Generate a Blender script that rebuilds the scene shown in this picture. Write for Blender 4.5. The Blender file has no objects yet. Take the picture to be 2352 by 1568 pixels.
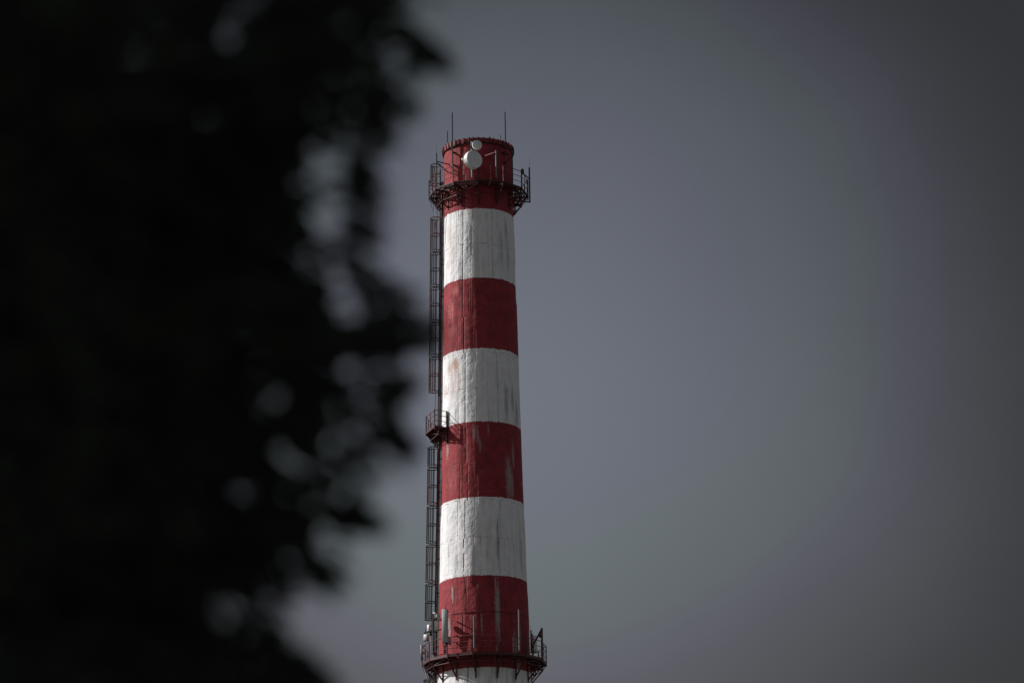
import bpy, math, random
import numpy as np
from mathutils import Vector, Matrix

SC = bpy.context.scene
COL = SC.collection
R = math.radians

# ------------------------------------------------------------------ camera
CAM = Vector((0.0, -190.0, 1.7))
PITCH, YAW, ROLL = R(17.0), R(-0.665), R(-0.9)
ROT = Matrix.Rotation(YAW, 3, 'Z') @ Matrix.Rotation(R(90) + PITCH, 3, 'X') @ Matrix.Rotation(ROLL, 3, 'Z')
cd = bpy.data.cameras.new('camera')
cd.lens = 100.0; cd.sensor_width = 36.0; cd.sensor_fit = 'HORIZONTAL'
cd.clip_start = 0.1; cd.clip_end = 20000.0
cd.dof.use_dof = True; cd.dof.focus_distance = 197.0
cd.dof.aperture_fstop = 1.45; cd.dof.aperture_blades = 0
cam = bpy.data.objects.new('camera', cd); COL.objects.link(cam)
cam.location = CAM; cam.rotation_euler = ROT.to_euler(); SC.camera = cam
SC.render.resolution_x, SC.render.resolution_y = 1024, 682

# ------------------------------------------------------------------ exposure
SC.view_settings.view_transform = 'Standard'; SC.view_settings.look = 'None'
SC.view_settings.exposure = 0.0; SC.view_settings.gamma = 1.0
SC.view_settings.use_curve_mapping = False

# ------------------------------------------------------------------ sun, sky
SUN_PHI, SUN_EL = R(-99.0), R(34.0)
sd = Vector((math.sin(SUN_PHI) * math.cos(SUN_EL), -math.cos(SUN_PHI) * math.cos(SUN_EL), math.sin(SUN_EL)))
sl = bpy.data.lights.new('sun', 'SUN'); sl.energy = 4.5; sl.angle = R(0.5); sl.color = (1.0, 0.985, 0.965)
so = bpy.data.objects.new('sun', sl); COL.objects.link(so)
so.rotation_euler = sd.to_track_quat('Z', 'Y').to_euler(); so.location = (-60, 10, 60)

w = bpy.data.worlds.new('World'); SC.world = w; w.use_nodes = True
nt = w.node_tree; nt.nodes.clear()
N = nt.nodes.new; L = nt.links.new
sky = N('ShaderNodeTexSky'); sky.sky_type = 'NISHITA'; sky.sun_disc = False
sky.sun_elevation = SUN_EL; sky.sun_rotation = math.atan2(sd.x, sd.y)
sky.air_density = 1.0; sky.dust_density = 2.5; sky.ozone_density = 1.0
hs = N('ShaderNodeHueSaturation'); hs.inputs['Saturation'].default_value = 0.45
L(sky.outputs[0], hs.inputs['Color'])
# lens vignette painted into the sky: brightest behind the chimney, darker some 12 degrees off
tc = N('ShaderNodeTexCoord'); nv = N('ShaderNodeVectorMath'); nv.operation = 'NORMALIZE'
L(tc.outputs['Generated'], nv.inputs[0])
def raydir(px, py):            # photograph position (2352 wide) -> world direction
    d = ROT @ Vector(((px - 1176) / 6533.33, (784 - py) / 6533.33, -1.0))
    return d.normalized()
dt = N('ShaderNodeVectorMath'); dt.operation = 'DOT_PRODUCT'; L(nv.outputs[0], dt.inputs[0])
dt.inputs[1].default_value = raydir(1190, 860)
ac = N('ShaderNodeMath'); ac.operation = 'ARCCOSINE'; L(dt.outputs['Value'], ac.inputs[0])
nz = N('ShaderNodeTexNoise'); nz.inputs['Scale'].default_value = 9.0; nz.inputs['Detail'].default_value = 4.0
L(nv.outputs[0], nz.inputs['Vector'])
na = N('ShaderNodeMath'); na.operation = 'MULTIPLY_ADD'; L(nz.outputs['Fac'], na.inputs[0])
na.inputs[1].default_value = 0.03; L(ac.outputs[0], na.inputs[2])
dv = N('ShaderNodeMath'); dv.operation = 'MULTIPLY'; L(na.outputs[0], dv.inputs[0]); dv.inputs[1].default_value = 1 / R(50)
cr = N('ShaderNodeValToRGB'); cr.color_ramp.interpolation = 'B_SPLINE'
L(dv.outputs[0], cr.inputs[0])
els = cr.color_ramp.elements
stops = [(0.0, 1.0), (0.04, 0.99), (0.09, 0.86), (0.14, 0.68), (0.18, 0.50), (0.22, 0.32), (0.27, 0.20), (0.42, 0.45), (0.6, 0.85), (1.0, 0.85)]
els[0].position, els[0].color = stops[0][0], (1, 1, 1, 1)
els[1].position = 1.0
for p, v in stops[1:-1]:
    e = els.new(p); e.color = (v, v, v, 1)
els[-1].color = (.85, .85, .85, 1)
mx = N('ShaderNodeMix'); mx.data_type = 'RGBA'; mx.blend_type = 'MULTIPLY'; mx.inputs[0].default_value = 1.0
L(hs.outputs[0], mx.inputs[6]); L(cr.outputs[0], mx.inputs[7])
# faint posterised colour banding painted into the sky: bluish in the middle, then greenish, mauve and neutral grey rings
dt2 = N('ShaderNodeVectorMath'); dt2.operation = 'DOT_PRODUCT'; L(nv.outputs[0], dt2.inputs[0]); dt2.inputs[1].default_value = raydir(1240, 705)
ac2 = N('ShaderNodeMath'); ac2.operation = 'ARCCOSINE'; L(dt2.outputs['Value'], ac2.inputs[0])
na2 = N('ShaderNodeMath'); na2.operation = 'MULTIPLY_ADD'; L(nz.outputs['Fac'], na2.inputs[0]); na2.inputs[1].default_value = 0.03; L(ac2.outputs[0], na2.inputs[2])
dv2 = N('ShaderNodeMath'); dv2.operation = 'MULTIPLY'; L(na2.outputs[0], dv2.inputs[0]); dv2.inputs[1].default_value = 1 / 0.4
cr2 = N('ShaderNodeValToRGB'); L(dv2.outputs[0], cr2.inputs[0]); e2 = cr2.color_ramp.elements
o_ = .015
tints = [(0.0, (1, .965, 1.023)), (.070, (1, .965, 1.02)), (.086, (.985, 1.03, .97)), (.115, (.98, 1.03, .965)), (.131, (1.01, .905, .985)), (.142, (1.0, .90, .95)), (.160, (.99, .925, .89)), (.25, (1, .94, .90)), (.34, (1, .97, .97))]
for i, (a_, c_) in enumerate(tints):
    e = e2[0] if i == 0 else (e2[1] if i == len(tints) - 1 else e2.new((a_ + o_) / .4))
    if i == len(tints) - 1: e = e2[len(e2) - 1]
    e.position = (a_ + (o_ if i else 0)) / .4
    c_ = [.25 * b_ + .75 * v_ for b_, v_ in zip((1, .97, .99), c_)]
    e.color = (c_[0] / 1.04, c_[1] / 1.04, c_[2] / 1.04, 1)
mx2 = N('ShaderNodeMix'); mx2.data_type = 'RGBA'; mx2.blend_type = 'MULTIPLY'; mx2.inputs[0].default_value = 1.0
L(mx.outputs[2], mx2.inputs[6]); L(cr2.outputs[0], mx2.inputs[7])
bg = N('ShaderNodeBackground'); bg.inputs['Strength'].default_value = 0.0552
L(mx2.outputs[2], bg.inputs['Color'])
wo = N('ShaderNodeOutputWorld'); L(bg.outputs[0], wo.inputs['Surface'])

# ------------------------------------------------------------------ photograph -> world helpers (2352-wide pixels)
def at(px, py, Y):
    d = raydir(px, py); t = (Y - CAM.y) / d.y
    return CAM + d * t
def proj(p):
    q = ROT.transposed() @ (Vector(p) - CAM)
    return 1176 - 6533.33 * q.x / q.z, 784 + 6533.33 * q.y / q.z
def U(x, y): return (1650 + x / 3.5636) / 1.74150, (420 + y / 3.5636) / 1.74150    # upper gallery close-up
def V(x, y): return (1660 + x / 4.2) / 1.74150, (2380 + y / 4.2) / 1.74150        # lower gallery close-up
def zrow(py, Y):                # height of image row py at the axis column, depth Y
    px = 1104.0
    return at(px, py, Y).z
RP = [(0, 4.35), (20, 3.66), (36.3, 3.136), (48, 2.846), (58.5, 2.63), (68.8, 2.462), (74, 2.42)]
def rad(z):
    for (a, ra), (b, rb) in zip(RP, RP[1:]):
        if z <= b: return ra + (rb - ra) * (z - a) / (b - a)
    return RP[-1][1]
def cyl(phi, r, z): return Vector((r * math.sin(phi), -r * math.cos(phi), z))
ZB = []
for row in (478, 637, 799, 967, 1140, 1320, 1531):
    z = 50.0
    for _ in range(6): z = zrow(row, -rad(z))
    ZB.append(z)
ZB += [ZB[-1] - 5.4, ZB[-1] - 10.9, ZB[-1] - 16.4]

# ------------------------------------------------------------------ mesh builder
class MB:
    def __init__(s): s.v = []; s.f = []
    def quadring(s, rings, close=True, cap=True):
        b = len(s.v); n = len(rings[0])
        for r in rings: s.v += [tuple(p) for p in r]
        for i in range(len(rings) - 1):
            for j in range(n):
                k = (j + 1) % n
                s.f.append((b + i * n + j, b + i * n + k, b + (i + 1) * n + k, b + (i + 1) * n + j))
        if cap:
            s.f.append(tuple(b + j for j in reversed(range(n))))
            s.f.append(tuple(b + (len(rings) - 1) * n + j for j in range(n)))
    def tube(s, p0, p1, r, n=8, r1=None):
        s.path([p0, p1], r, n, r1)
    def path(s, pts, r, n=6, r1=None):
        pts = [Vector(p) for p in pts]; rings = []
        ref = None
        for i, p in enumerate(pts):
            a = pts[max(i - 1, 0)]; c = pts[min(i + 1, len(pts) - 1)]
            t = (c - a).normalized()
            if ref is None:
                ref = Vector((0, 0, 1)) if abs(t.z) < 0.9 else Vector((1, 0, 0))
            u = t.cross(ref).normalized(); v = t.cross(u)
            ref = u.cross(t)
            rr = r if r1 is None else r + (r1 - r) * i / (len(pts) - 1)
            rings.append([p + (u * math.cos(2 * math.pi * j / n) + v * math.sin(2 * math.pi * j / n)) * rr for j in range(n)])
        s.quadring(rings)
    def hoop(s, c, rx, tr, n=24, ax=Vector((0, 0, 1)), m=5):
        ax = ax.normalized(); u = ax.cross(Vector((1, 0, 0)) if abs(ax.x) < .9 else Vector((0, 1, 0))).normalized(); v = ax.cross(u)
        b = len(s.v); c = Vector(c)
        for i in range(n):
            a = 2 * math.pi * i / n; d = u * math.cos(a) + v * math.sin(a)
            for j in range(m):
                t = 2 * math.pi * j / m
                s.v.append(tuple(c + d * (rx + tr * math.cos(t)) + ax * (tr * math.sin(t))))
        for i in range(n):
            for j in range(m):
                s.f.append((b + i * m + j, b + ((i + 1) % n) * m + j, b + ((i + 1) % n) * m + (j + 1) % m, b + i * m + (j + 1) % m))
    def beam(s, p0, p1, wd, h, up=Vector((0, 0, 1))):
        p0, p1 = Vector(p0), Vector(p1); t = (p1 - p0).normalized()
        if abs(t.dot(up)) > .98: up = Vector((1, 0, 0))
        u = t.cross(up).normalized() * wd / 2; v = u.normalized().cross(t) * h / 2
        s.quadring([[p + u + v, p - u + v, p - u - v, p + u - v] for p in (p0, p1)])
    def box(s, c, size, M=None):
        c = Vector(c); M = M or Matrix.Identity(3); a, b_, d = [x / 2 for x in size]
        k = min(a, b_, d) * 0.12
        rings = []
        for zz, q in ((-d, k), (-d + k, 0), (d - k, 0), (d, k)):
            A, B = a - q, b_ - q
            e = k
            rings.append([c + M @ Vector(p) for p in ((A - e, B, zz), (A, B - e, zz), (A, -B + e, zz), (A - e, -B, zz), (-A + e, -B, zz), (-A, -B + e, zz), (-A, B - e, zz), (-A + e, B, zz))])
        s.quadring(rings)
    def lathe(s, c, ax, prof, n=32):
        ax = ax.normalized(); u = ax.cross(Vector((0, 0, 1)) if abs(ax.z) < .9 else Vector((1, 0, 0))).normalized(); v = ax.cross(u); c = Vector(c)
        s.quadring([[c + ax * h + (u * math.cos(2 * math.pi * j / n) + v * math.sin(2 * math.pi * j / n)) * r for j in range(n)] for h, r in prof])
    def build(s, name, mat, parent=None, smooth=False, sharp=35):
        me = bpy.data.meshes.new(name); me.from_pydata(s.v, [], s.f); me.validate(); me.update()
        import bmesh
        bm = bmesh.new(); bm.from_mesh(me); bmesh.ops.recalc_face_normals(bm, faces=bm.faces); bm.to_mesh(me); bm.free()
        me.materials.append(mat)
        if smooth:
            me.shade_smooth()
            try: me.set_sharp_from_angle(angle=R(sharp))
            except Exception: pass
        o = bpy.data.objects.new(name, me); COL.objects.link(o)
        if parent: o.parent = parent
        return o
def tag(o, label, cat, group=None):
    o['label'] = label; o['category'] = cat
    if group: o['group'] = group
    return o
def empty(name, loc=(0, 0, 0)):
    o = bpy.data.objects.new(name, None); COL.objects.link(o); o.location = loc; o.empty_display_size = .3
    return o
def settle(o):          # move children meshes so that the empty sits at the thing's base
    for ch in o.children: ch.matrix_parent_inverse = Matrix.Translation(-o.location)
    return o

# ------------------------------------------------------------------ materials
class G:
    def __init__(s, name, rough=0.6, spec=0.4, metal=0.0):
        s.m = bpy.data.materials.new(name); s.m.use_nodes = True; s.t = s.m.node_tree
        s.b = s.t.nodes['Principled BSDF']
        s.b.inputs['Roughness'].default_value = rough; s.b.inputs['Specular IOR Level'].default_value = spec
        s.b.inputs['Metallic'].default_value = metal
    def n(s, t, **k):
        x = s.t.nodes.new(t)
        for a, b in k.items(): setattr(x, a, b)
        return x
    def l(s, a, b): s.t.links.new(a, b)
    def put(s, inp, v):
        if hasattr(v, 'is_output') or isinstance(v, bpy.types.NodeSocket): s.l(v, inp)
        else: inp.default_value = v
    def m_(s, op, a, b=0.0, c=None, clamp=False):
        x = s.n('ShaderNodeMath', operation=op); x.use_clamp = clamp
        s.put(x.inputs[0], a); s.put(x.inputs[1], b)
        if c is not None: s.put(x.inputs[2], c)
        return x.outputs[0]
    def mix(s, f, a, b):
        x = s.n('ShaderNodeMix', data_type='RGBA'); s.put(x.inputs[0], f)
        for i, v in ((6, a), (7, b)):
            if isinstance(v, tuple): x.inputs[i].default_value = (*v, 1)
            else: s.l(v, x.inputs[i])
        return x.outputs[2]
    def noise(s, vec, scale, detail=4, rough=0.55, dim='3D'):
        x = s.n('ShaderNodeTexNoise'); s.l(vec, x.inputs['Vector']); x.inputs['Scale'].default_value = scale
        x.inputs['Detail'].default_value = detail; x.inputs['Roughness'].default_value = rough
        return x.outputs['Fac']
    def xyz(s, x, y, z):
        c = s.n('ShaderNodeCombineXYZ')
        for i, v in enumerate((x, y, z)): s.put(c.inputs[i], v)
        return c.outputs[0]
    def ramp(s, f, a, b):
        x = s.n('ShaderNodeMapRange', interpolation_type='SMOOTHSTEP'); s.put(x.inputs[0], f)
        x.inputs[1].default_value = a; x.inputs[2].default_value = b
        return x.outputs[0]

def simple(name, col, col2=None, rough=0.6, metal=0.0, scale=6.0, bump=0.0):
    g = G(name, rough, 0.4, metal)
    tc = g.n('ShaderNodeTexCoord'); f = g.noise(tc.outputs['Object'], scale, 5)
    f = g.ramp(f, .35, .68)
    c = g.mix(f, col, col2 or tuple(x * .6 for x in col)); g.l(c, g.b.inputs['Base Color'])
    if bump:
        b = g.n('ShaderNodeBump'); b.inputs['Distance'].default_value = bump; g.l(g.noise(tc.outputs['Object'], scale * 6), b.inputs['Height']); g.l(b.outputs[0], g.b.inputs['Normal'])
    return g.m
M_RED = simple('red_oxide_paint', (.095, .018, .018), (.05, .014, .014), .55, scale=5)
M_DARK = simple('dark_tarnished_steel', (.017, .016, .017), (.026, .014, .013), .6, scale=5)
M_RAIL = simple('faded_red_rail_paint', (.24, .045, .042), (.10, .022, .021), .5, scale=4)
M_CAGE = simple('rusty_cage_paint', (.10, .014, .012), (.018, .014, .014), .6, scale=2.2)
M_GALV = simple('galvanised_steel', (.19, .195, .195), (.13, .135, .135), .5, .2, scale=8)
M_WHITE = simple('white_antenna_shell', (.80, .80, .80), (.70, .70, .70), .4, scale=2)
M_GREY = simple('grey_radome', (.46, .47, .46), (.40, .41, .41), .45, scale=3)
M_BLACK = simple('black_cable_rubber', (.02, .02, .021), (.03, .03, .03), .5)
M_LAMP = simple('red_lamp_glass', (.09, .05, .045), (.07, .03, .03), .2)

def shaft_material():
    g = G('painted_concrete', .78, .25)
    tc = g.n('ShaderNodeTexCoord'); P = tc.outputs['Object']
    sp = g.n('ShaderNodeSeparateXYZ'); g.l(P, sp.inputs[0]); X, Y, Z = sp.outputs
    phi = g.m_('ARCTAN2', X, g.m_('MULTIPLY', Y, -1.0))
    n_edge = g.noise(P, 4.0, 5, .65)
    Zn = g.m_('MULTIPLY_ADD', n_edge, 0.24, g.m_('ADD', Z, -0.12))
    red = None
    acc = 0.0
    for zb in ZB:
        st = g.m_('GREATER_THAN', Zn, zb)
        acc = st if isinstance(acc, float) else g.m_('ADD', acc, st)
    # acc = 10 above ZB[0] (red) ... 0 below ZB[9] (bare concrete)
    par = g.m_('MODULO', g.m_('ADD', acc, 0.01), 2.0)
    red = g.m_('LESS_THAN', par, 0.5)
    bare = g.m_('LESS_THAN', acc, 0.5)
    # formwork lifts and panels
    H = (ZB[0] - ZB[5]) / 10.0
    lift = g.m_('DIVIDE', g.m_('SUBTRACT', g.m_('MULTIPLY_ADD', g.noise(g.xyz(X, Y, 0.0), 1.1, 3), 0.28, Z), ZB[0] + .14), H)
    li = g.m_('FLOOR', lift); lf = g.m_('FRACT', lift)
    wn = g.n('ShaderNodeTexWhiteNoise', noise_dimensions='1D'); g.l(li, wn.inputs['W'])
    uu = g.m_('ADD', g.m_('MULTIPLY', phi, 11 / math.pi), g.m_('MULTIPLY', wn.outputs['Value'], 0.75))
    wob = g.m_('MULTIPLY', g.m_('SUBTRACT', g.noise(g.xyz(li, 0.0, Z), 1.3, 2), .5), .16)
    uu = g.m_('ADD', uu, wob)
    ui = g.m_('FLOOR', uu); uf = g.m_('FRACT', uu)
    wc = g.n('ShaderNodeTexWhiteNoise', noise_dimensions='2D'); g.l(g.xyz(ui, li, 0.0), wc.inputs['Vector'])
    cell = wc.outputs['Value']
    dv_ = g.m_('MULTIPLY', g.m_('MINIMUM', uf, g.m_('SUBTRACT', 1.0, uf)), 0.75)     # metres to the vertical seam
    def spec(p0, wd, st):
        d = g.m_('ABSOLUTE', g.m_('SUBTRACT', phi, g.m_('ADD', g.m_('MULTIPLY', g.m_('SUBTRACT', wn.outputs['Value'], .5), .15), g.m_('MULTIPLY_ADD', wob, .08, p0))))
        return g.m_('MULTIPLY', g.ramp(g.m_('MULTIPLY', d, 2.6), wd, 0.0), g.m_('MULTIPLY', g.ramp(g.noise(g.xyz(p0, 1.0, Z), 1.6, 4, .7), .32, .55), st))
    strong = g.m_('MAXIMUM', spec(-.41, .075, 1.3), g.m_('MAXIMUM', spec(-.62, .04, .6), g.m_('MAXIMUM', spec(.43, .05, .7), spec(-.17, .04, .5))))
    dh = g.m_('MULTIPLY', g.m_('MINIMUM', lf, g.m_('SUBTRACT', 1.0, lf)), H)
    seam_v = g.ramp(dv_, 0.05, 0.0); seam_h = g.ramp(dh, 0.07, 0.0)
    vis = g.ramp(g.noise(g.xyz(g.m_('MULTIPLY', ui, 3.1), g.m_('MULTIPLY', li, 2.3), g.m_('MULTIPLY', Z, .9)), .9, 3, .7), .44, .68)
    seam_v = g.m_('MULTIPLY', seam_v, vis)
    seam_v = g.m_('MAXIMUM', g.m_('MULTIPLY', seam_v, .7), strong)
    seam_h = g.m_('MULTIPLY', seam_h, g.ramp(g.noise(P, 1.9, 4, .7), .47, .66))
    # streak noise, long in z
    sv = g.xyz(g.m_('MULTIPLY', phi, 9.0), 0.0, g.m_('MULTIPLY', Z, 0.35))
    streak = g.noise(sv, 1.0, 7, .68)
    sv2 = g.xyz(g.m_('MULTIPLY', phi, 30.0), 3.3, g.m_('MULTIPLY', Z, 0.7))
    streak2 = g.noise(sv2, 1.0, 5, .65)
    mott = g.noise(P, 1.3, 7, .65)
    speck = g.noise(P, 9.0, 5, .7)

    def blob(rowtop, rowbot, x, wpx, k=1.0):     # a stain of its own shape, in photograph pixels
        z0 = 50.0
        for _ in range(5): z0 = zrow((rowtop + rowbot) / 2, -rad(z0))
        cx, _y = proj((0, -rad(z0), z0)); rp = rad(z0) * 6533.33 / math.hypot(190, z0)
        p = math.asin(max(-.98, min(.98, (x - cx) / rp)))
        wr = wpx / rp / max(.25, math.cos(p))
        hz = (rowbot - rowtop) / 2 / 31.0
        # widen noise at the border so that the outline frays
        a = g.m_('DIVIDE', g.m_('SUBTRACT', phi, p), wr)
        b = g.m_('DIVIDE', g.m_('SUBTRACT', Z, z0), hz)
        d = g.m_('ADD', g.m_('MULTIPLY', a, a), g.m_('MULTIPLY', b, b))
        e = g.m_('ADD', d, g.m_('MULTIPLY', g.m_('SUBTRACT', streak2, .5), 4.0))
        fr = g.m_('ADD', e, g.m_('MULTIPLY', g.m_('SUBTRACT', speck, .5), 3.4))
        return g.m_('MULTIPLY', g.ramp(fr, 1.25, -.35), k)
    def union(lst):
        o = lst[0]
        for q in lst[1:]: o = g.m_('MAXIMUM', o, q)
        return o

    white = g.mix(g.ramp(mott, .38, .72), (.82, .81, .815), (.73, .72, .725))
    white = g.mix(g.m_('MULTIPLY', g.ramp(streak, .48, .74), .7), white, (.44, .44, .41))
    white = g.mix(g.m_('MULTIPLY', g.ramp(speck,   .58, .74), .45), white, (.40, .34, .29))
    grime = union([blob(1170, 1300, 1143, 3.5, .9), blob(860, 960, 1162, 5, .8), blob(870, 950, 1176, 4, .75), blob(900, 980, 1186, 4, .8),
                   blob(500, 620, 1150, 5, .55), blob(500, 640, 1166, 4, .5), blob(1535, 1568, 1180, 8, .8), blob(1535, 1568, 1140, 5, .7),
                   blob(560, 600, 1092, 12, .25), blob(1190, 1240, 1085, 12, .4), blob(1210, 1300, 1196, 4, .5), blob(1190, 1290, 1120, 5, .35)])
    white = g.mix(g.m_('MULTIPLY', grime, .8), white, (.16, .16, .145))
    rust = union([blob(818, 856, 1032, 7, .75), blob(812, 850, 1047, 8, .85), blob(830, 905, 1040, 13, .38), blob(840, 900, 1055, 5, .45), blob(495, 560, 1033, 5, .35),
                  blob(580, 610, 1030, 5, .4), blob(486, 545, 1161, 3, .55), blob(540, 600, 1040, 8, .15), blob(870, 900, 1024, 6, .4)])
    white = g.mix(rust, white, (.42, .20, .115))
    redc = g.mix(g.ramp(mott, .35, .7), (.315, .036, .044), (.205, .027, .032))
    redc = g.mix(g.m_('MULTIPLY', g.ramp(streak, .52, .76), .55), redc, (.12, .024, .026))
    redc = g.mix(g.m_('MULTIPLY', g.ramp(speck, .62, .78), .4), redc, (.44, .13, .13))
    redc = g.mix(g.m_('MULTIPLY', g.ramp(g.noise(P, 1.7, 6, .75), .56, .74), .4), redc, (.48, .14, .145))
    bald = union([blob(1040, 1142, 1167, 9, .7), blob(1070, 1140, 1175, 5, .6), blob(973, 1012, 1089, 4, .7), blob(975, 1020, 1098, 3, .6), blob(1000, 1040, 1103, 3, .5),
                  blob(990, 1050, 1029, 2.4, .85), blob(1322, 1480, 1142, 7, .75), blob(1480, 1532, 1140, 5, .7), blob(1395, 1460, 1107, 3.2, .7), blob(1332, 1375, 1040, 2, .9),
                  blob(1400, 1470, 1033, 4, .6), blob(1440, 1532, 1183, 6, .6), blob(1420, 1480, 1192, 3, .55), blob(1490, 1540, 1188, 8, .5), blob(1000, 1080, 1178, 3, .5), blob(970, 1000, 1121, 3, .4)])
    pale = union([blob(648, 672, 1046, 12, .7), blob(672, 735, 1036, 7, .8), blob(735, 770, 1040, 12, .4), blob(1060, 1130, 1040, 14, .3), blob(400, 470, 1036, 9, .4)])
    redc = g.mix(pale, redc, (.50, .16, .16))
    redc = g.mix(bald, redc, (.40, .40, .38))
    col = g.mix(red, white, redc)
    col = g.mix(bare, col, (.30, .29, .275))
    col = g.mix(g.m_('MULTIPLY', seam_v, .5), col, (.10, .085, .08))
    col = g.mix(g.m_('MULTIPLY', seam_h, .30), col, (.10, .085, .08))
    g.l(col, g.b.inputs['Base Color'])
    # relief
    coarse = g.noise(P, 2.6, 4, .55); fine = g.noise(P, 8.0, 5, .65)
    h = g.m_('MULTIPLY', coarse, .068)
    h = g.m_('MULTIPLY_ADD', fine, g.m_('MULTIPLY_ADD', g.noise(P, .9, 3), .036, .0), h)
    h = g.m_('MULTIPLY_ADD', cell, .04, h)
    h = g.m_('MULTIPLY_ADD', seam_v, -.045, h)
    h = g.m_('MULTIPLY_ADD', seam_h, -.035, h)
    b = g.n('ShaderNodeBump'); b.inputs['Strength'].default_value = 1.0; b.inputs['Distance'].default_value = 1.0
    g.l(h, b.inputs['Height']); g.l(b.outputs[0], g.b.inputs['Normal'])
    return g.m
M_SHAFT = shaft_material()

# ------------------------------------------------------------------ ground
def ground():
    g = G('dry_grass_ground', .9, .2)
    tc = g.n('ShaderNodeTexCoord'); a = g.noise(tc.outputs['Object'], .05, 6); c = g.noise(tc.outputs['Object'], 1.2, 6)
    col = g.mix(g.ramp(a, .4, .62), (.075, .078, .06), (.13, .12, .11))
    col = g.mix(g.m_('MULTIPLY', c, .5), col, (.06, .056, .052)); g.l(col, g.b.inputs['Base Color'])
    mb = MB(); n = 40; S = 6000.0
    for i in range(n + 1):
        for j in range(n + 1):
            x = ((i / n) * 2 - 1); y = ((j / n) * 2 - 1)
            mb.v.append((S * x * abs(x), S * y * abs(y), 0.0))
    for i in range(n):
        for j in range(n): mb.f.append((i * (n + 1) + j, (i + 1) * (n + 1) + j, (i + 1) * (n + 1) + j + 1, i * (n + 1) + j + 1))
    o = mb.build('ground', g.m); o['kind'] = 'structure'
ground()

# ------------------------------------------------------------------ chimney
chim = empty('chimney', (0, 0, 0))
tag(chim, 'tall red and white banded concrete chimney with galleries and a caged ladder', 'chimney')
# rim top from the photograph: centre of the top arc
ZTOP = 72.0
for _ in range(6): ZTOP = zrow(316.0, -2.52)
random.seed(4)
def shaft():
    mb = MB(); n = 160; zs = []
    z = 0.0
    while z < ZTOP - .05: zs.append(z); z += 1.0 if z < 28 else 0.35
    zs.append(ZTOP - .05)
    rng = np.random.RandomState(3)
    off = rng.normal(0, .012, (64, n)); off = (off + np.roll(off, 1, 1) + np.roll(off, -1, 1) + np.roll(off, 2, 1)) / 2.0
    rings = []
    for z in zs:
        lf = z / 2.6; k = int(lf) % 63; t = min(1.0, (lf - int(lf)) * 6)
        r = rad(z)
        rings.append([cyl(2 * math.pi * j / n, r + off[k][j] * t + off[k - 1][j] * (1 - t), z) for j in range(n)])
    inner = [[cyl(2 * math.pi * j / n, rad(zs[-1]) - .28, z) for j in range(n)] for z in (zs[-1], ZTOP - 8)]
    mb.quadring(rings + inner, cap=False)
    return mb.build('shaft', M_SHAFT, chim, smooth=True, sharp=50)
shaft()
def rim():
    mb = MB(); n = 96
    RI = 2.40; zb = ZTOP - .34
    prof = [(RI - .02, zb), (2.50, zb + .02), (2.53, ZTOP - .05), (2.53, ZTOP), (2.16, ZTOP), (2.16, zb - 1.5)]
    mb.quadring([[cyl(2 * math.pi * j / n, r, z) for j in range(n)] for r, z in prof], cap=False)
    o = mb.build('rim', M_RIM, chim, smooth=True, sharp=30)
    for i in range(44):
        cl = MB()
        p = 2 * math.pi * (i + .35 * random.random()) / 44
        e = .03 + random.random() * .06
        c = cyl(p, 2.54, ZTOP - .15 + e / 2)
        Mr = Matrix.Rotation(p, 3, 'Z')
        cl.box(c, (.06 + random.random() * .06, .08, .30 + e), Mr)
        cl.build('rim_clamp', M_RIMD, o)
    h = MB(); h.hoop((0, 0, zb - .02), 2.50, .045, 72)
    h.build('rim_band', M_DARK, o)
M_RIM = simple('red_rim_paint', (.30, .038, .042), (.16, .024, .026), .65, scale=2.5, bump=.03)
M_RIMD = simple('dark_rim_clamp_paint', (.13, .02, .02), (.07, .02, .018), .65, scale=3)
rim()

def lightning_rod(ph, r, z0, z1, rr, stubs=()):
    mb = MB(); a = cyl(ph, r, z0); b = cyl(ph, r, z1)
    mb.tube(a, a.lerp(b, .97), rr, 8); mb.tube(a.lerp(b, .97), b, rr * .8, 8, .008)
    for zz in stubs: mb.beam(cyl(ph, rad(zz) - .05, zz), cyl(ph, r + .03, zz), .1, .1)
    mb.build('lightning_rod', M_DARK, chim, smooth=True)
def onring(pt, r, near=True):      # (px,py) on the near side of a vertical cylinder of radius r
    lo = at(pt[0], pt[1], -r * .5)
    for _ in range(8):
        x = max(-r * .9999, min(r * .9999, lo.x)); lo = at(pt[0], pt[1], -math.sqrt(r * r - x * x) * (1 if near else -1))
    return math.atan2(lo.x, -lo.y), lo.z
for (x0, y0, y1, rr, r, st) in ((565, 95, 1000, .046, 2.72, (0.55, 1.5)), (1317, 90, 640, .046, 2.72, (.55,))):
    ph, z1 = onring(U(x0, y0), r); _, z0 = onring(U(x0 + 8, y1), r)
    lightning_rod(ph, r, z0, z1, rr, [ZTOP - .34 - s for s in st])
for (x0, y0, rr, r, near) in ((497, 370, .035, 2.35, True), (1255, 425, .03, 2.3, False), (860, 425, .012, 2.35, False)):
    ph, z1 = onring(U(x0, y0), r, near)
    lightning_rod(ph, r, ZTOP - .1, z1, rr)

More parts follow.
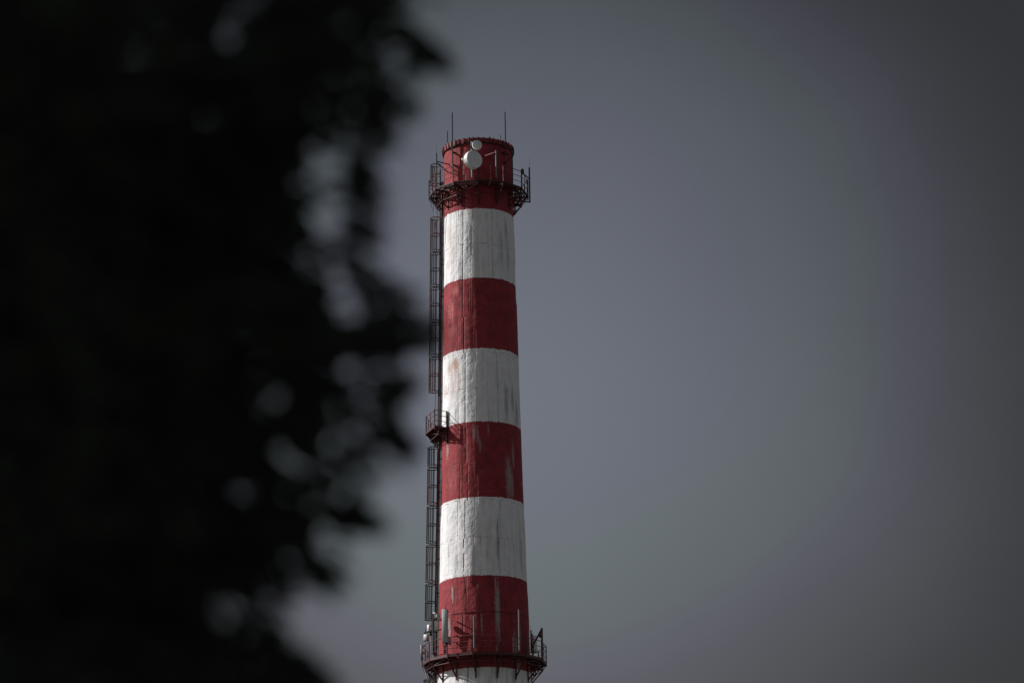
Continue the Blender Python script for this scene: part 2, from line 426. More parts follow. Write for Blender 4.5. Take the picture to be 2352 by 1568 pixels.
def gallery(z, rout, vphis, railh, nr, posts_lit, depth, rlow, diag, arc=None, mat=M_RED, gap=.022, name='gallery', rails_mat=None, deckn=6, fascia=.16):
    """ring walkway; vphis = plan angles of the polygon's corners (degrees)"""
    vp = [R(a) for a in vphis]; n = len(vp); closed = arc is None
    pairs = [(vp[i], vp[(i + 1) % n]) for i in range(n if closed else n - 1)]
    ri = rad(z) + .02
    mb = MB()
    for a, b in pairs:
        for k in range(deckn):
            wd = (rout - ri - .05) / deckn
            rm = ri + .03 + wd * (k + .5)
            mb.beam(cyl(a, rm, z), cyl(b, rm, z), wd - gap, .04)
        mb.beam(cyl(a, rout, z - fascia / 2 + .03), cyl(b, rout, z - fascia / 2 + .03), .05, fascia)   # edge beam
        mb.beam(cyl(a, ri + .6 * (rout - ri), z - .08), cyl(b, ri + .6 * (rout - ri), z - .08), .06, .1)
        if rlow: mb.beam(cyl(a, rlow, z - depth), cyl(b, rlow, z - depth), .045, .045)
    gal = mb.build(name, mat, chim)
    rb = MB()
    for a, b in pairs:
        for k in range(nr):
            h = railh * (k + 1) / nr
            rb.tube(cyl(a, rout, z + h), cyl(b, rout, z + h), .026 if k == nr - 1 else .019, 6)
    if not closed:
        for a in (vp[0], vp[-1]):
            for k in range(nr):
                h = railh * (k + 1) / nr
                rb.tube(cyl(a, rout, z + h), cyl(a, ri, z + h), .024, 6)
            rb.beam(cyl(a, rout, z - .05), cyl(a, ri, z - .05), .05, .12)
        c_ = MB(); c_.beam(cyl(vp[0], ri + .07, z - 1.05), cyl(vp[0], ri + .07, z + railh + .03), .1, .1, up=cyl(vp[0], 1, 0)); c_.build('post', M_DARK, gal)
    rb.build('handrail', rails_mat or M_RAIL, gal)
    for a, b in pairs:
        c_ = MB(); rl = rlow or rout - .05
        c_.beam(cyl(a, rl, z - depth), cyl(b, rl + .1, z - .12), .04, .04); c_.build('cross_brace', mat, gal)
        m_ = (a + (b - a) / 2) if abs(b - a) < 2 else a
        if abs(b - a) < 2:
            rm = rout * math.cos(abs(b - a) / 2)
            c_ = MB(); c_.beam(cyl(m_, rm, z), cyl(m_, rm, z + railh), .035, .035, up=cyl(m_, 1, 0)); c_.build('stanchion', mat, gal)
            c_ = MB(); c_.beam(cyl(m_, ri, z - .1), cyl(m_, rm, z - .1), .05, .09); c_.build('joist', mat, gal)
    for a in vp:
        p = MB(); p.beam(cyl(a, rout + .01, z - .25), cyl(a, rout + .01, z + railh + .02), .07, .07, up=cyl(a, 1, 0)); p.build('post', mat, gal)
        b_ = MB()
        b_.beam(cyl(a, ri - .05, z - .1), cyl(a, rout, z - .1), .07, .12)
        zl = z - depth
        b_.beam(cyl(a, rlow or rout - .05, z - .1), cyl(a, rlow or rout - .05, zl), .06, .06, up=cyl(a, 1, 0))
        b_.beam(cyl(a, rout, z - .15), cyl(a, rlow or rout - .05, zl), .05, .05)
        b_.beam(cyl(a, rlow or rout - .05, zl), cyl(a, rad(z - diag) - .03, z - diag), .08, .08)
        b_.beam(cyl(a, rlow or rout - .05, zl), cyl(a, rad(zl) - .03, zl + .1), .06, .06)
        b_.beam(cyl(a, rad(z) + .05, z - .05), cyl(a, rad(z - diag) + .04, z - diag - .1), .08, .06, up=cyl(a, 1, 0))
        b_.beam(cyl(a, rad(z) + .05, z - .1), cyl(a, (rlow or rout) - .03, zl), .04, .04)
        b_.build('bracket', mat, gal)
    return gal
ZU = onring(U(246, 1275), 3.5)[1]
M_TOPG = simple('dark_red_steel', (.095, .019, .02), (.05, .015, .016), .65, scale=4)  # dark red gallery steel, mottled at random
gU = gallery(ZU, 3.5, [i * 30 for i in range(12)], 1.2, 3, None, .8, 3.0, 1.35, mat=M_TOPG, fascia=.075, gap=.075)
ZL = onring(V(2185, 1085), 4.18)[1]
gL = gallery(ZL, 4.18, [i * 360 / 14 - 10.3 for i in range(14)], 1.15, 3, None, .5, 3.95, 1.45, fascia=.19)
# small balcony half way up the ladder
def F5(x, y): return (1660 + x / 5.225) / 1.7415, (1560 + y / 5.225) / 1.7415
ZM = onring(F5(236, 900), 3.82)[1]
gM = gallery(ZM, 3.82, [-57, -86, -113, -134], 1.12, 3, None, .55, 3.5, 1.1, mat=M_TOPG, arc=True, name='balcony', deckn=6)

# ------------------------------------------------------------------ ladder (part of the chimney) with its cage sections
LPH = R(-93.0)
sb = MB(); zs_ = 40.0
for _ in range(6): zs_ = zrow(V(1170, 268)[1], -rad(zs_))
sb.hoop((0, 0, zs_), rad(zs_) + .01, .022, 96); sb.build('strap', M_RED, chim)
def ladder():
    z0, z1 = 0.5, ZU + 2.2
    mb = MB(); steps = 60
    zs = [z0 + (z1 - z0) * i / steps for i in range(steps + 1)]
    for s in (-.2, .2):
        pts = []
        for z in zs:
            c = cyl(LPH, rad(z) + .28, z); t = Vector((math.cos(LPH), math.sin(LPH), 0))
            pts.append(c + t * s)
        mb.path(pts, .035, 6)
    z = z0 + .2
    while z < z1 - .1:
        c = cyl(LPH, rad(z) + .28, z); t = Vector((math.cos(LPH), math.sin(LPH), 0))
        mb.tube(c - t * .2, c + t * .2, .011, 5); z += .34
    z = z0 + 1
    while z < z1 - .6:
        c = cyl(LPH, rad(z) + .28, z)
        for s in (-.2, .2): mb.beam(cyl(LPH, rad(z) - .02, z) + t * s, c + t * s, .035, .05)
        z += 1.15
    lad = mb.build('ladder', M_DARK, chim)
    # stand pipe and conduits
    for (dp, off, r, mt, nm) in ((6.5, .17, .072, M_CAGE, 'standpipe'), (8, .07, .018, M_DARK, 'conduit'), (9.2, .05, .016, M_GALV, 'conduit'), (-3, .52, .02, M_DARK, 'conduit')):
        q = MB(); q.path([cyl(LPH + R(dp), rad(z) + off, z) for z in zs[:-1] if z < (ZU + 1.9 if nm == 'standpipe' else ZTOP - 1)], r, 10)
        if nm == 'standpipe':
            z = 2.0
            while z < ZU: q.box(cyl(LPH + R(dp), rad(z) + .1, z), (.22, .22, .07), Matrix.Rotation(LPH, 3, 'Z')); z += 2.35
        q.build(nm, mt, lad, smooth=True)
    def cage(za, zb_, nh, mat):
        cb = MB(); off = .28 + .34
        for k in range(nh):
            z = za + (zb_ - za) * k / (nh - 1)
            cb.hoop(cyl(LPH, rad(z) + off, z), .35, .034, 28, m=6)
        for k in range(9):
            a = R(-100 + 200 * k / 8)
            pts = []
            for z in (za, (za + zb_) / 2, zb_):
                c = cyl(LPH, rad(z) + off, z); rd = cyl(LPH, 1, 0); tg = Vector((math.cos(LPH), math.sin(LPH), 0))
                pts.append(c + rd * (math.cos(a) * .35) + tg * (math.sin(a) * .35))
            cb.path(pts, .022, 5)
        cb.build('safety_cage', mat, lad)
    def zf(fy): return at(1745 / 1.7415, fy / 1.7415, .15).z
    mats = [M_CAGE, M_DARK]
    for i, (a, b, n) in enumerate(((874, 1004, 3), (1013, 1143, 3), (1152, 1284, 3), (1293, 1422, 3), (1431, 1566, 3),
                     (1790, 1862, 2), (1874, 2013, 3), (2027, 2168, 3), (2182, 2324, 3), (2337, 2476, 3), (2716, 2860, 3), (2872, 3010, 3))):
        cage(zf(b), zf(a), n, mats[i % 2 if i != 0 else 0])
    cage(ZU + .95, ZU + 2.45, 3, M_DARK)
ladder()

# ------------------------------------------------------------------ antennas on the upper gallery
def mast(label, ph, r, z0, z1, rr, mat=M_GALV, whip=0, braces=(), group='antenna masts round the galleries', foot=False, lean=0):
    e = empty('antenna_mast', cyl(ph, r, z0))
    m = MB(); top = cyl(ph, r, z1) + Vector((lean, 0, 0)); m.tube(cyl(ph, r, z0), top, rr, 10)
    m.build('pole', mat, e, smooth=True)
    if whip:
        q = MB(); q.tube(top, top + Vector((.0, 0, whip)), .012, 6, .006); q.build('whip', M_DARK, e)
    if braces or foot:
        for zz, zs_ in braces:
            q = MB(); q.beam(cyl(ph, r, zz), cyl(ph, rad(zs_) - .02, zs_), .055, .055); q.build('bracket', M_DARK, e)
        if foot: q = MB(); q.beam(cyl(ph, r, z0 + .03), cyl(ph, r - .35, z0 + .03), .09, .06); q.build('bracket', M_DARK, e)
    tag(e, label, 'antenna mast', group); settle(e); return e
def pz(pt, r): return onring(pt, r)
# mast carrying the two dishes
phA, zA1 = pz(U(843, 520), 3.52); _, zA0 = pz(U(852, 1035), 3.52)
mast('white steel pole behind the two round white dishes on the top gallery', phA, 3.52, zA0, zA1, .06, M_GALV, braces=((zA0 + 1.9, zA0 + 1.9), (zA0 + 1.2, zA0 + 1.2)))
phB, zB1 = pz(U(1190, 650), 3.52); _, zB0 = pz(U(1192, 1040), 3.52)
mast('bare grey pole with a pink sunlit strut right of the large dish', phB, 3.52, zB0, zB1, .055, M_GALV, braces=())
st = MB()
pa = at(*U(1168, 680), -3.4); pb = at(*U(1040, 726), -2.6)
st.tube(pa, pb, .04, 8)
o = st.build('strut', M_RAIL); o['label'] = 'sunlit pink steel strut left of the bare grey pole'; 
o.parent = [x for x in COL.objects if x.name == 'antenna_mast.001'][0]; o.matrix_parent_inverse = Matrix.Translation(-o.parent.location)
phC, zC1 = pz(U(341, 690), 3.45); _, zC0 = pz(U(345, 1180), 3.45)
mast('dark pole with a thin whip beside the ladder cage at the top gallery', phC, 3.45, zC0, zC1, .05, M_DARK, whip=.75, braces=((zC1 - .6, zC1 - .65), (zC1 - .7, zC1 - 1.3)))
phD, zD1 = pz(U(1465, 635), 3.5); phD2, zD0 = pz(U(1480, 1110), 3.5)
mast('dark pole with a thin whip at the right shoulder of the top gallery', phD, 3.2, zD0, zD1 + .1, .052, M_DARK, whip=.8, braces=((zD1 - .25, zD1 - .15), (zD1 - .4, zD1 - .8)))
zE1 = at(*U(1662, 895), 0).z; zE0 = at(*U(1678, 1388), 0).z
mast('outermost dark pole with a whip hung outside the top gallery on the right', R(90), at(*U(1668, 1100), 0).x, zE0, zE1, .055, M_DARK, whip=.78, braces=(), foot=True)
# struts from the outermost mast back to the handrail
xe = at(*U(1668, 1100), 0).x
q = MB(); q.beam((xe, 0, ZU + 1.28), (3.0, -1.7, ZU + 1.22), .05, .06)
o = q.build('strut', M_DARK); pe = [x for x in COL.objects if x.name.startswith('antenna_mast')][-1]; o.parent = pe; o.matrix_parent_inverse = Matrix.Translation(-pe.location)

def dish(label, c, dirv, r, depth, name='dish_antenna', arm_to=None, shell=M_WHITE, face=None):
    e = empty(name, c - dirv * depth)
    dirv = dirv.normalized()
    m = MB(); m.lathe(c, dirv, [(-depth - .12, r * .25), (-depth - .1, r * .4), (-depth, r * .96), (-depth + .015, r * 1.0), (-depth + .05, r * 1.02), (-depth + .07, r), (-.03, r), (-.008, r * .985)], 48)
    m.build('shroud', shell, e, smooth=True)
    m = MB(); m.lathe(c, dirv, [(-.012, r * .975), (.004, r * .97), (.012, r * .9), (.02, r * .5), (.022, r * .1)], 48)
    m.build('radome', face or M_WHITE, e, smooth=True)
    if arm_to is not None:
        m = MB(); m.beam(c - dirv * (depth + .1), arm_to, .1, .12); m.box(arm_to, (.2, .2, .26)); m.build('mount', M_DARK, e)
    tag(e, label, 'dish antenna', 'dish antennas on the chimney'); settle(e); return e
pc = at(*U(885, 770), -4.05)
dv1 = Vector((math.sin(R(33)), -math.cos(R(33)), .02))
dish('large white drum shaped dish facing right on the top gallery', pc, dv1, .645, .42, arm_to=cyl(phA, 3.52, pc.z), face=M_WHITE)
f = MB(); b0 = pc - dv1.normalized() * .42
b0 = b0 + Vector((-.56, -.35, -.12))
pc2 = at(*U(923, 570), -3.85)
dish('small round white dish just above the large one', pc2, Vector((.18, -1, -.1)), .345, .16, arm_to=cyl(phA, 3.52, pc2.z))
# feed box on the large dish
fb = MB(); cc = at(*U(716, 775), -3.75); fb.lathe(cc, Vector((-1, .1, 0)), [(-.12, .05), (-.1, .085), (.06, .085), (.09, .06)], 14)
fb.tube(cc, at(*U(760, 850), -3.7), .03); fb.box(at(*U(757, 840), -3.72), (.08, .1, .12))
o = fb.build('radio_unit', M_WHITE, smooth=True); dd = [x for x in COL.objects if x.name == 'dish_antenna'][0]
o.parent = dd; o.matrix_parent_inverse = Matrix.Translation(-dd.location)
sg = MB(); sg.tube(cc, at(*U(640, 900), -2.8), .014, 6)
o = sg.build('stay', M_RAIL); o.parent = dd; o.matrix_parent_inverse = Matrix.Translation(-dd.location)

def lamp(label, c):
    e = empty('warning_light', c)
    m = MB(); m.lathe(c, Vector((0, 0, 1)), [(0, .09), (.07, .10), (.09, .12), (.12, .12)], 16); m.build('base', M_DARK, e, smooth=True)
    m = MB(); m.lathe(c + Vector((0, 0, .12)), Vector((0, 0, 1)), [(0, .115), (.1, .13), (.2, .11), (.27, .05), (.28, .01)], 16); m.build('lens', M_LAMP, e, smooth=True)
    tag(e, label, 'warning light', 'obstruction lights on the handrails'); settle(e)
lamp('domed dark warning light on the top gallery handrail at the right', at(*U(1567, 985), -1.6))
lamp('small dark warning light on the lower gallery handrail at the right', at(*V(2108, 705), -1.6))

# ------------------------------------------------------------------ lower gallery equipment
def lower_mast(label, x0, y0, x1, y1, rr, mat, r=4.22, **k):
    ph, z1 = pz(V(x0, y0), r); _, z0 = pz(V(x1, y1), r)
    return mast(label, ph, r, z0, z1, rr, mat, **k)
lower_mast('pale tube pole standing in the middle front of the lower gallery', 990, 335, 1002, 880, .062, M_GALV)
lower_mast('tallest pale tube pole at the right front of the lower gallery', 1745, 235, 1752, 930, .06, M_GALV)
lower_mast('slim pale pole just right of the tall panel antenna', 612, 372, 618, 935, .035, M_GALV)
lower_mast('dark pole left of the tall panel antenna carrying small equipment', 300, 300, 305, 1000, .055, M_DARK)
lower_mast('thick dark post with a slanting brace at the right of the lower gallery', 2130, 545, 2136, 1060, .07, M_RED, r=4.15)
q = MB(); A = at(*V(2125, 570), -2.2); B = at(*V(1965, 870), -1.2); q.beam(A, B, .08, .08)
o = q.build('brace', M_RED); pe = [x for x in COL.objects if x.name.startswith('antenna_mast')][-1]; o.parent = pe; o.matrix_parent_inverse = Matrix.Translation(-pe.location)
lower_mast('thin dark pole with a whip behind the right edge of the shaft', 1945, 580, 1950, 960, .045, M_DARK, r=3.6, whip=.35)

def panel(label, cpx, r, size, yaw, mat=M_GREY, pole=True, name='panel_antenna', cat='panel antenna', tilt=0, side=M_WHITE, Y=None):
    if Y is None:
        ph, z = pz(cpx, r); c = cyl(ph, r, z)
    else: c = at(cpx[0], cpx[1], Y)
    Mr = Matrix.Rotation(R(yaw), 3, 'Z') @ Matrix.Rotation(R(tilt), 3, 'X')
    e = empty(name, c - Vector((0, 0, size[2] / 2)))
    m = MB(); m.box(c, size, Mr); m.build('housing', mat, e, smooth=True, sharp=60)
    back = Mr @ Vector((0, size[1] / 2 + .12, 0))
    if pole:
        m = MB(); m.tube(c + back - Vector((0, 0, size[2] / 2 + .45)), c + back + Vector((0, 0, size[2] / 2 + .16)), .045, 8)
        m.tube(c + back + Vector((0, 0, size[2] / 2 + .14)), c + back + Vector((0, 0, size[2] / 2 + .4)), .012, 6); m.build('pole', M_DARK, e)
    for s in (-.36, .36):
        m = MB(); m.box(c + back * .6 + Vector((0, 0, size[2] * s)), (.1, .2, .07), Mr); m.build('bracket', M_DARK, e)
    # end cap
    m = MB(); m.box(c - Mr @ Vector((0, 0, size[2] / 2 + .02)), (size[0] * .9, size[1] * .9, .05), Mr); m.build('end_cap', M_DARK, e)
    tag(e, label, cat); settle(e); return e
panel('tall grey panel antenna on a pole at the left front of the lower gallery', V(505, 512), 4.32, (.40, .17, 2.25), -8)
panel('white radio box on the dark pole between ladder and tall panel', V(347, 520), 4.05, (.28, .14, .72), -18, M_WHITE, False, 'radio_box', 'radio box')
panel('small white radio box leftmost above the lower gallery rail', V(236, 545), 4.1, (.18, .2, .42), -45, M_WHITE, False, 'radio_box', 'radio box')
panel('dark grey squat box with a lit left edge at the lower gallery left end', V(190, 705), 4.15, (.34, .22, .40), -40, M_GREY, False, 'radio_box', 'radio box')
panel('narrow white panel antenna hung outside the left end of the lower gallery', V(112, 905), 4.3, (.1, .12, .62), -70, M_GREY, False, 'panel_antenna', Y=-.2)
panel('white panel antenna lit from the left behind the right end of the lower gallery', V(2005, 815), 4.1, (.36, .2, 1.15), 38, M_WHITE, True, Y=1.2)
# small drums on the dark left pole
for lab, x, y, rr, dv_ in (('small white disc dish seen edge on at the top of the dark left pole', 305, 330, .19, Vector((-.93, -.35, 0))),
                           ('small grey drum dish pointing at the tall panel from the left', 395, 342, .15, Vector((.25, -.95, 0)))):
    ph, z = pz(V(x, y), 4.1); c = cyl(ph, 4.1, z)
    dish(lab, c, dv_, rr, .14, face=M_GREY if rr < .17 else M_WHITE, shell=M_GREY if rr < .17 else M_WHITE)
# boom arm bearing equipment at the left
bm_ = empty('equipment_arm', at(*V(150, 640), -2.6)); q = MB()
q.beam(at(*V(150, 632), -2.6), at(*V(440, 570), -3.1), .06, .08); q.tube(at(*V(180, 640), -2.6), at(*V(180, 575), -2.6), .03); q.tube(at(*V(180, 575), -2.6), at(*V(176, 545), -2.6), .01)
q.build('arm', M_DARK, bm_); q = MB(); q.box(at(*V(265, 640), -2.8), (.16, .12, .3)); q.build('clamp', M_DARK, bm_)
tag(bm_, 'dark horizontal arm carrying radio boxes above the lower gallery left end', 'equipment arm'); settle(bm_)

# long shadow-casting stay arms from the panel to the shaft
stay = empty('antenna_stay', at(*V(560, 280), -3.2)); q = MB()
q.tube(at(*V(560, 278), -3.2), at(*V(470, 300), -2.3), .05); q.build('arm', M_RED, stay)
q = MB(); q.tube(at(*V(560, 360), -3.2), at(*V(420, 420), -2.2), .045); q.build('arm', M_RED, stay); tag(stay, 'red steel arms tying the tall panel antenna back to the shaft', 'stay arm'); settle(stay)

def cable(label, pts, r=.022):
    m = MB(); P = [Vector(p) for p in pts]; out = []
    for i in range(len(P) - 1):
        a = P[max(i - 1, 0)]; b = P[i]; c = P[i + 1]; d = P[min(i + 2, len(P) - 1)]
        for k in range(6):
            t = k / 6
            out.append(.5 * ((2 * b) + (c - a) * t + (2 * a - 5 * b + 4 * c - d) * t * t + (3 * b - a - 3 * c + d) * t ** 3))
    out.append(P[-1]); m.path(out, r, 5)
    tag(m.build('feeder_cable', M_BLACK, smooth=True), label, 'cable', 'black cables hanging from the galleries')
cable('thick black cable from the far left rail corner down past the lower brackets', [at(*V(108, 1010), -.3), at(*V(106, 1085), -.3), at(*V(160, 1240), -.5), at(*V(210, 1400), -.8), at(*V(240, 1500), -.9), at(*V(250, 1700), -.9)], .04)
cable('second black cable running beside the thick one under the lower gallery', [at(*V(150, 1130), -.5), at(*V(200, 1260), -.6), at(*V(255, 1400), -.7), at(*V(300, 1480), -.8), at(*V(310, 1700), -.8)], .035)
cable('thin looping black cable swinging left of the lower brackets', [at(*V(120, 1090), -.4), at(*V(128, 1200), -.4), at(*V(165, 1300), -.4), at(*V(215, 1350), -.6)], .015)
cable('third black cable close to the standpipe below the lower gallery', [at(*V(215, 1180), -.8), at(*V(290, 1300), -1.0), at(*V(330, 1390), -1.0), at(*V(300, 1600), -1.0)], .03)
cable('pair of black cables hanging left below the top gallery to the cage', [at(*U(247, 1310), -.3), at(*U(262, 1420), -.3), at(*U(290, 1530), -.4), at(*U(315, 1640), -.5), at(*U(330, 1760), -.5)], .03)
cable('thin black cable sagging under the top gallery beside the ladder', [at(*U(290, 1430), -.6), at(*U(310, 1520), -.6), at(*U(335, 1600), -.8), at(*U(340, 1700), -.8)], .014)
cable('fine wire looping from the handrail end past the right end of the top gallery', [at(*U(1620, 1060), -.2), at(*U(1640, 1150), -.2), at(*U(1632, 1230), -.2), at(*U(1650, 1300), -.2), at(*U(1645, 1370), -.2)], .03)
cable('dark wire down the sunlit left side of the shaft in the first white band', [cyl(R(-63), rad(ZU - 1.4) + .03, ZU - 1.4), cyl(R(-66), rad(ZB[0]) + .03, ZB[0]), cyl(R(-74), rad(ZB[0] - 2.5) + .03, ZB[0] - 2.5), cyl(R(-84), rad(ZB[0] - 4.6) + .03, ZB[0] - 4.6)], .010)

# ------------------------------------------------------------------ the near tree, far out of focus
EDGE = [(-400, 700), (-150, 850), (0, 945), (60, 935), (100, 970), (150, 1015), (178, 950), (200, 885), (240, 945), (290, 880), (340, 850), (480, 845), (560, 830),
        (620, 845), (655, 930), (700, 965), (760, 975), (800, 975), (840, 900), (885, 925), (930, 900), (965, 895), (1000, 920), (1040, 905), (1085, 850), (1150, 840),
        (1200, 870), (1240, 815), (1290, 745), (1335, 765), (1375, 640), (1415, 600), (1460, 640), (1500, 665), (1540, 730), (1570, 750), (1700, 800), (2000, 700)]
# looser spots of the crown: x, y, rx, ry, share of leaves kept
LOOSE = [(765, 345, 60, 40, .42), (745, 420, 62, 62, .38), (765, 490, 55, 45, .38), (815, 330, 40, 40, .4), (800, 560, 55, 45, .42), (835, 450, 40, 60, .6), (800, 632, 60, 36, .4),
         (788, 708, 40, 42, .35), (905, 700, 70, 45, .4), (870, 880, 45, 38, .3), (788, 1136, 34, 36, .6), (750, 1245, 46, 44, .45), (635, 1420, 50, 50, .3),
         (930, 620, 60, 40, .5), (900, 230, 60, 40, .5), (860, 1000, 60, 60, .7), (905, 1010, 40, 50, .6), (860, 150, 50, 50, .8), (955, 60, 40, 60, .6)]
PIN = [(600, 842, 13), (596, 872, 15), (632, 918, 22), (608, 930, 14), (648, 990, 17), (640, 1040, 23), (668, 1060, 16), (673, 1112, 16), (660, 1140, 13), (690, 1085, 12), (572, 1134, 17), (545, 1128, 12),
       (778, 948, 17), (780, 992, 17), (760, 1012, 12), (788, 1136, 15), (310, 122, 21), (305, 150, 13), (365, 58, 15), (372, 95, 12), (470, 273, 14), (130, 232, 13), (430, 88, 14), (455, 60, 10), (508, 62, 19), (532, 82, 18), (545, 38, 20), (518, 92, 15),
       (570, 8, 20), (600, -10, 16), (345, 30, 12), (560, 795, 9), (745, 395, 12), (762, 432, 12), (738, 455, 11), (768, 485, 11), (800, 610, 13), (770, 640, 14), (785, 690, 17), (800, 725, 14), (735, 1215, 14), (765, 1255, 16),
       (700, 590, 10), (725, 880, 11), (700, 660, 9), (560, 360, 9), (385, 300, 8), (250, 350, 8), (500, 560, 9), (610, 1330, 12), (590, 1390, 17), (640, 1300, 10), (540, 640, 8), (835, 770, 12), (800, 860, 13), (660, 300, 10), (720, 250, 12), (780, 180, 12), (835, 235, 14), (870, 60, 13), (800, 40, 10), (845, 1060, 15), (710, 1160, 12)]
def tree():
    rng = np.random.RandomState(11)
    T = empty('tree', (-1.95, -183.9, 0)); 
    tag(T, 'near black blurred tree filling the left of the picture, far out of focus', 'tree')
    RT = np.array(ROT); C = np.array(CAM)
    ey = np.array([e[0] for e in EDGE]); ex = np.array([e[1] for e in EDGE])
    jag = rng.normal(0, 24, 160); grid = rng.normal(0, 1, (68, 30))
    def keep(px, py):
        d = np.ones(len(px))
        lim = np.interp(py, ey, ex)
        # ragged, soft border
        j = (py / 17 + rng.normal(0, .25, len(px))).astype(int) % len(jag)
        u_ = np.clip((px + 80) / 58, 0, 27.99); v_ = np.clip((py - .25 * px + 360) / 34, 0, 64.99)
        iu = u_.astype(int); iv = v_.astype(int); fu = u_ - iu; fv = v_ - iv
        nn = (grid[iv, iu] * (1 - fu) + grid[iv, iu + 1] * fu) * (1 - fv) + (grid[iv + 1, iu] * (1 - fu) + grid[iv + 1, iu + 1] * fu) * fv
        e_ = np.clip((lim + 44 + jag[j] * .8 - px) / 250, 0, 1)
        d *= np.clip(e_ ** 2.1 * np.exp(nn * 1.45 * (1 - e_) ** .7), 0, 1)
        for x, y, rx, ry, k in LOOSE:
            k = k * .8
            q = ((px - x) / rx) ** 2 + ((py - y) / ry) ** 2
            d *= np.where(q < 1, k, np.where(q < 1.35, k + (1 - k) * (q - 1) / .35, 1))
        for x, y, r_ in PIN:
            d *= np.where((px - x) ** 2 + (py - y) ** 2 < (r_ + 2.5) ** 2, .06, 1)
        return rng.rand(len(px)) < d
    # part in the picture
    n = 46000
    px = rng.uniform(-60, 1040, n); py = rng.uniform(-60, 1630, n)
    ok = keep(px, py); px, py = px[ok], py[ok]
    lim = np.interp(py, ey, ex); inn = np.clip((lim - px) / 700, 0, 1)
    dep = 6.1 + rng.uniform(-1, 1, len(px)) * (.15 + 1.15 * np.sqrt(inn))
    dirs = (RT @ np.stack([(px - 1176) / 6533.33, (784 - py) / 6533.33, -np.ones(len(px))])).T
    P1 = C + dirs * dep[:, None]
    S1 = np.stack([rng.uniform(.035, .075, len(px)), rng.uniform(.012, .024, len(px))], 1)
    # feathery outer twigs
    tp, ts = [], []
    for i in range(150):
        y0 = rng.uniform(-40, 1600); x0 = np.interp(y0, ey, ex) - rng.uniform(20, 75); ln = rng.uniform(35, 95); an = rng.normal(.12, .45)
        dd = 6.1 + rng.uniform(-.7, .7); kk = int(ln / 4.5)
        t = rng.rand(kk) * ln
        xx = x0 + t * math.cos(an) + rng.normal(0, 3, kk); yy = y0 + t * math.sin(an) + t * t * .0012 + rng.normal(0, 4, kk)
        dr = (RT @ np.stack([(xx - 1176) / 6533.33, (784 - yy) / 6533.33, -np.ones(kk)])).T
        tp.append(C + dr * dd); ts.append(np.stack([rng.uniform(.03, .06, kk), rng.uniform(.006, .013, kk)], 1))
    # the long drooping tips that stick out of the outline
    for xa, ya, xb, yb, m_ in ((930, 75, 1035, 165, 150), (935, 90, 1000, 150, 90), (850, 225, 960, 252, 110), (830, 255, 915, 292, 110), (840, 690, 975, 735, 90), (820, 775, 985, 798, 210), (830, 800, 920, 822, 110),
                               (865, 895, 970, 870, 60), (860, 930, 962, 1035, 130), (850, 980, 930, 1050, 80), (790, 1165, 885, 1208, 130), (700, 1290, 785, 1345, 110), (800, 640, 900, 660, 60), (620, 1480, 765, 1560, 120), (790, 150, 880, 130, 60)):
        t = rng.rand(m_) ** .85; w_ = 16 * (1 - t) + 5
        xx = xa + (xb - xa) * t + rng.normal(0, 1, m_) * w_ * .5; yy = ya + (yb - ya) * (.75 * t + .25 * t * t) + rng.normal(0, 1, m_) * w_
        dd = 6.1 + rng.uniform(-.5, .5)
        dr = (RT @ np.stack([(xx - 1176) / 6533.33, (784 - yy) / 6533.33, -np.ones(m_)])).T
        tp.append(C + dr * (dd + rng.normal(0, .05, m_))[:, None]); ts.append(np.stack([rng.uniform(.03, .055, m_), rng.uniform(.008, .014, m_)], 1))
    P1 = np.concatenate([P1] + tp); S1 = np.concatenate([S1] + ts)
    # rest of the crown
    m = 120000
    u = rng.normal(size=(m, 3)); u /= np.linalg.norm(u, axis=1)[:, None]
    rr = rng.rand(m) ** (1 / 2.2)
    P2 = u * rr[:, None] * np.array([1.95, 1.9, 2.75]) + np.array([-1.95, -183.9, 3.95])
    q = (P2 - C) @ RT
    qx = 1176 - 6533.33 * q[:, 0] / q[:, 2]; qy = 784 + 6533.33 * q[:, 1] / q[:, 2]
    inside = (qx > -60) & (qy > -60) & (qy < 1630)
    lim = np.interp(qy, ey, ex, left=600, right=650)
    P2 = P2[(~inside) & (qx < lim)][:62000]
    S2 = np.stack([rng.uniform(.08, .15, len(P2)), rng.uniform(.03, .05, len(P2))], 1)
    P = np.concatenate([P1, P2]); S = np.concatenate([S1, S2]); k = len(P)
    out = P - np.array([-1.95, -183.9, 3.6]); out /= np.linalg.norm(out, axis=1)[:, None]
    d = out * .9 + rng.normal(0, .5, (k, 3)) + np.array([0, 0, -.25]); d /= np.linalg.norm(d, axis=1)[:, None]
    s = np.cross(d, rng.normal(size=(k, 3))); s /= np.linalg.norm(s, axis=1)[:, None]
    nrm = np.cross(d, s)
    Lh = S[:, :1]; Wh = S[:, 1:]
    v = np.empty((k, 6, 3))
    v[:, 0] = P - d * Lh / 2
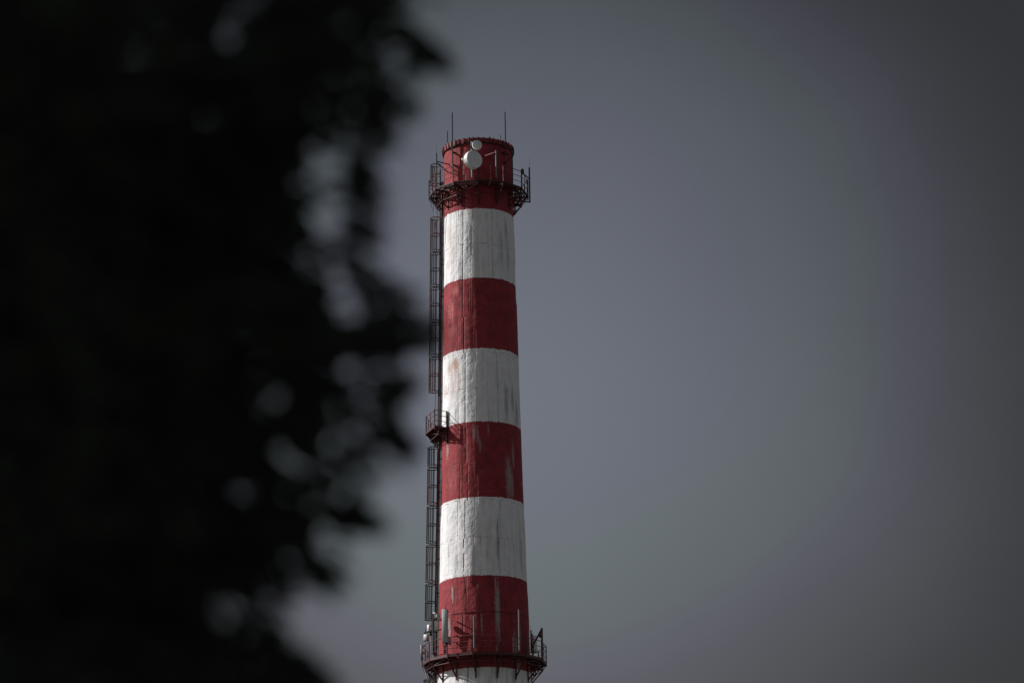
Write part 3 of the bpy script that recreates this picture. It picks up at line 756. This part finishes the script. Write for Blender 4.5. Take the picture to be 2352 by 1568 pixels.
    v[:, 1] = P - d * Lh * .1 + s * Wh / 2 + nrm * Wh * .25
    v[:, 2] = P + d * Lh * .3 + s * Wh * .35 + nrm * Wh * .1
    v[:, 3] = P + d * Lh / 2 - nrm * Wh * .2
    v[:, 4] = P + d * Lh * .3 - s * Wh * .35 + nrm * Wh * .1
    v[:, 5] = P - d * Lh * .1 - s * Wh / 2 + nrm * Wh * .25
    me = bpy.data.meshes.new('crown')
    me.vertices.add(k * 6); me.vertices.foreach_set('co', (v.reshape(-1, 3) - np.array(T.location)).ravel())
    base = np.arange(k)[:, None] * 6
    idx = np.concatenate([base + np.array([[0, 1, 2, 3]]), base + np.array([[0, 3, 4, 5]])], 1).ravel()
    me.loops.add(k * 8); me.loops.foreach_set('vertex_index', idx.astype(np.int32))
    me.polygons.add(k * 2); me.polygons.foreach_set('loop_start', np.arange(0, k * 8, 4, dtype=np.int32))
    me.polygons.foreach_set('loop_total', np.full(k * 2, 4, dtype=np.int32))
    me.update(calc_edges=True); me.validate()
    g = G('conifer_needles', .7, .15)
    tcn = g.n('ShaderNodeTexCoord')
    c = g.mix(g.noise(tcn.outputs['Object'], 3.0, 3), (.030, .038, .030), (.052, .062, .046)); g.l(c, g.b.inputs['Base Color'])
    me.materials.append(g.m)
    o = bpy.data.objects.new('crown', me); COL.objects.link(o); o.parent = T
    # trunk with limbs
    mb = MB(); c0 = Vector((0, 0, 0))
    mb.path([Vector((.0, 0, 0)), Vector((.02, .01, 1.2)), Vector((-.03, .02, 3.0)), Vector((.02, 0, 4.8)), Vector((0, .03, 6.4))], .16, 12, .02)
    random.seed(5)
    for i in range(34):
        z = 1.3 + i * .14; a = i * 2.4; ln = 1.5 * (1 - abs(z - 3.2) / 4.2)
        p0 = Vector((0, 0, z)); e = Vector((math.cos(a) * ln, math.sin(a) * ln, z + .15)); 
        mb.path([p0, p0.lerp(e, .5) + Vector((0, 0, .08)), e], .035, 6, .008)
    mb.build('trunk', simple('bark', (.06, .045, .035), (.03, .022, .018), .9, scale=12, bump=.02), T, smooth=True)
tree()
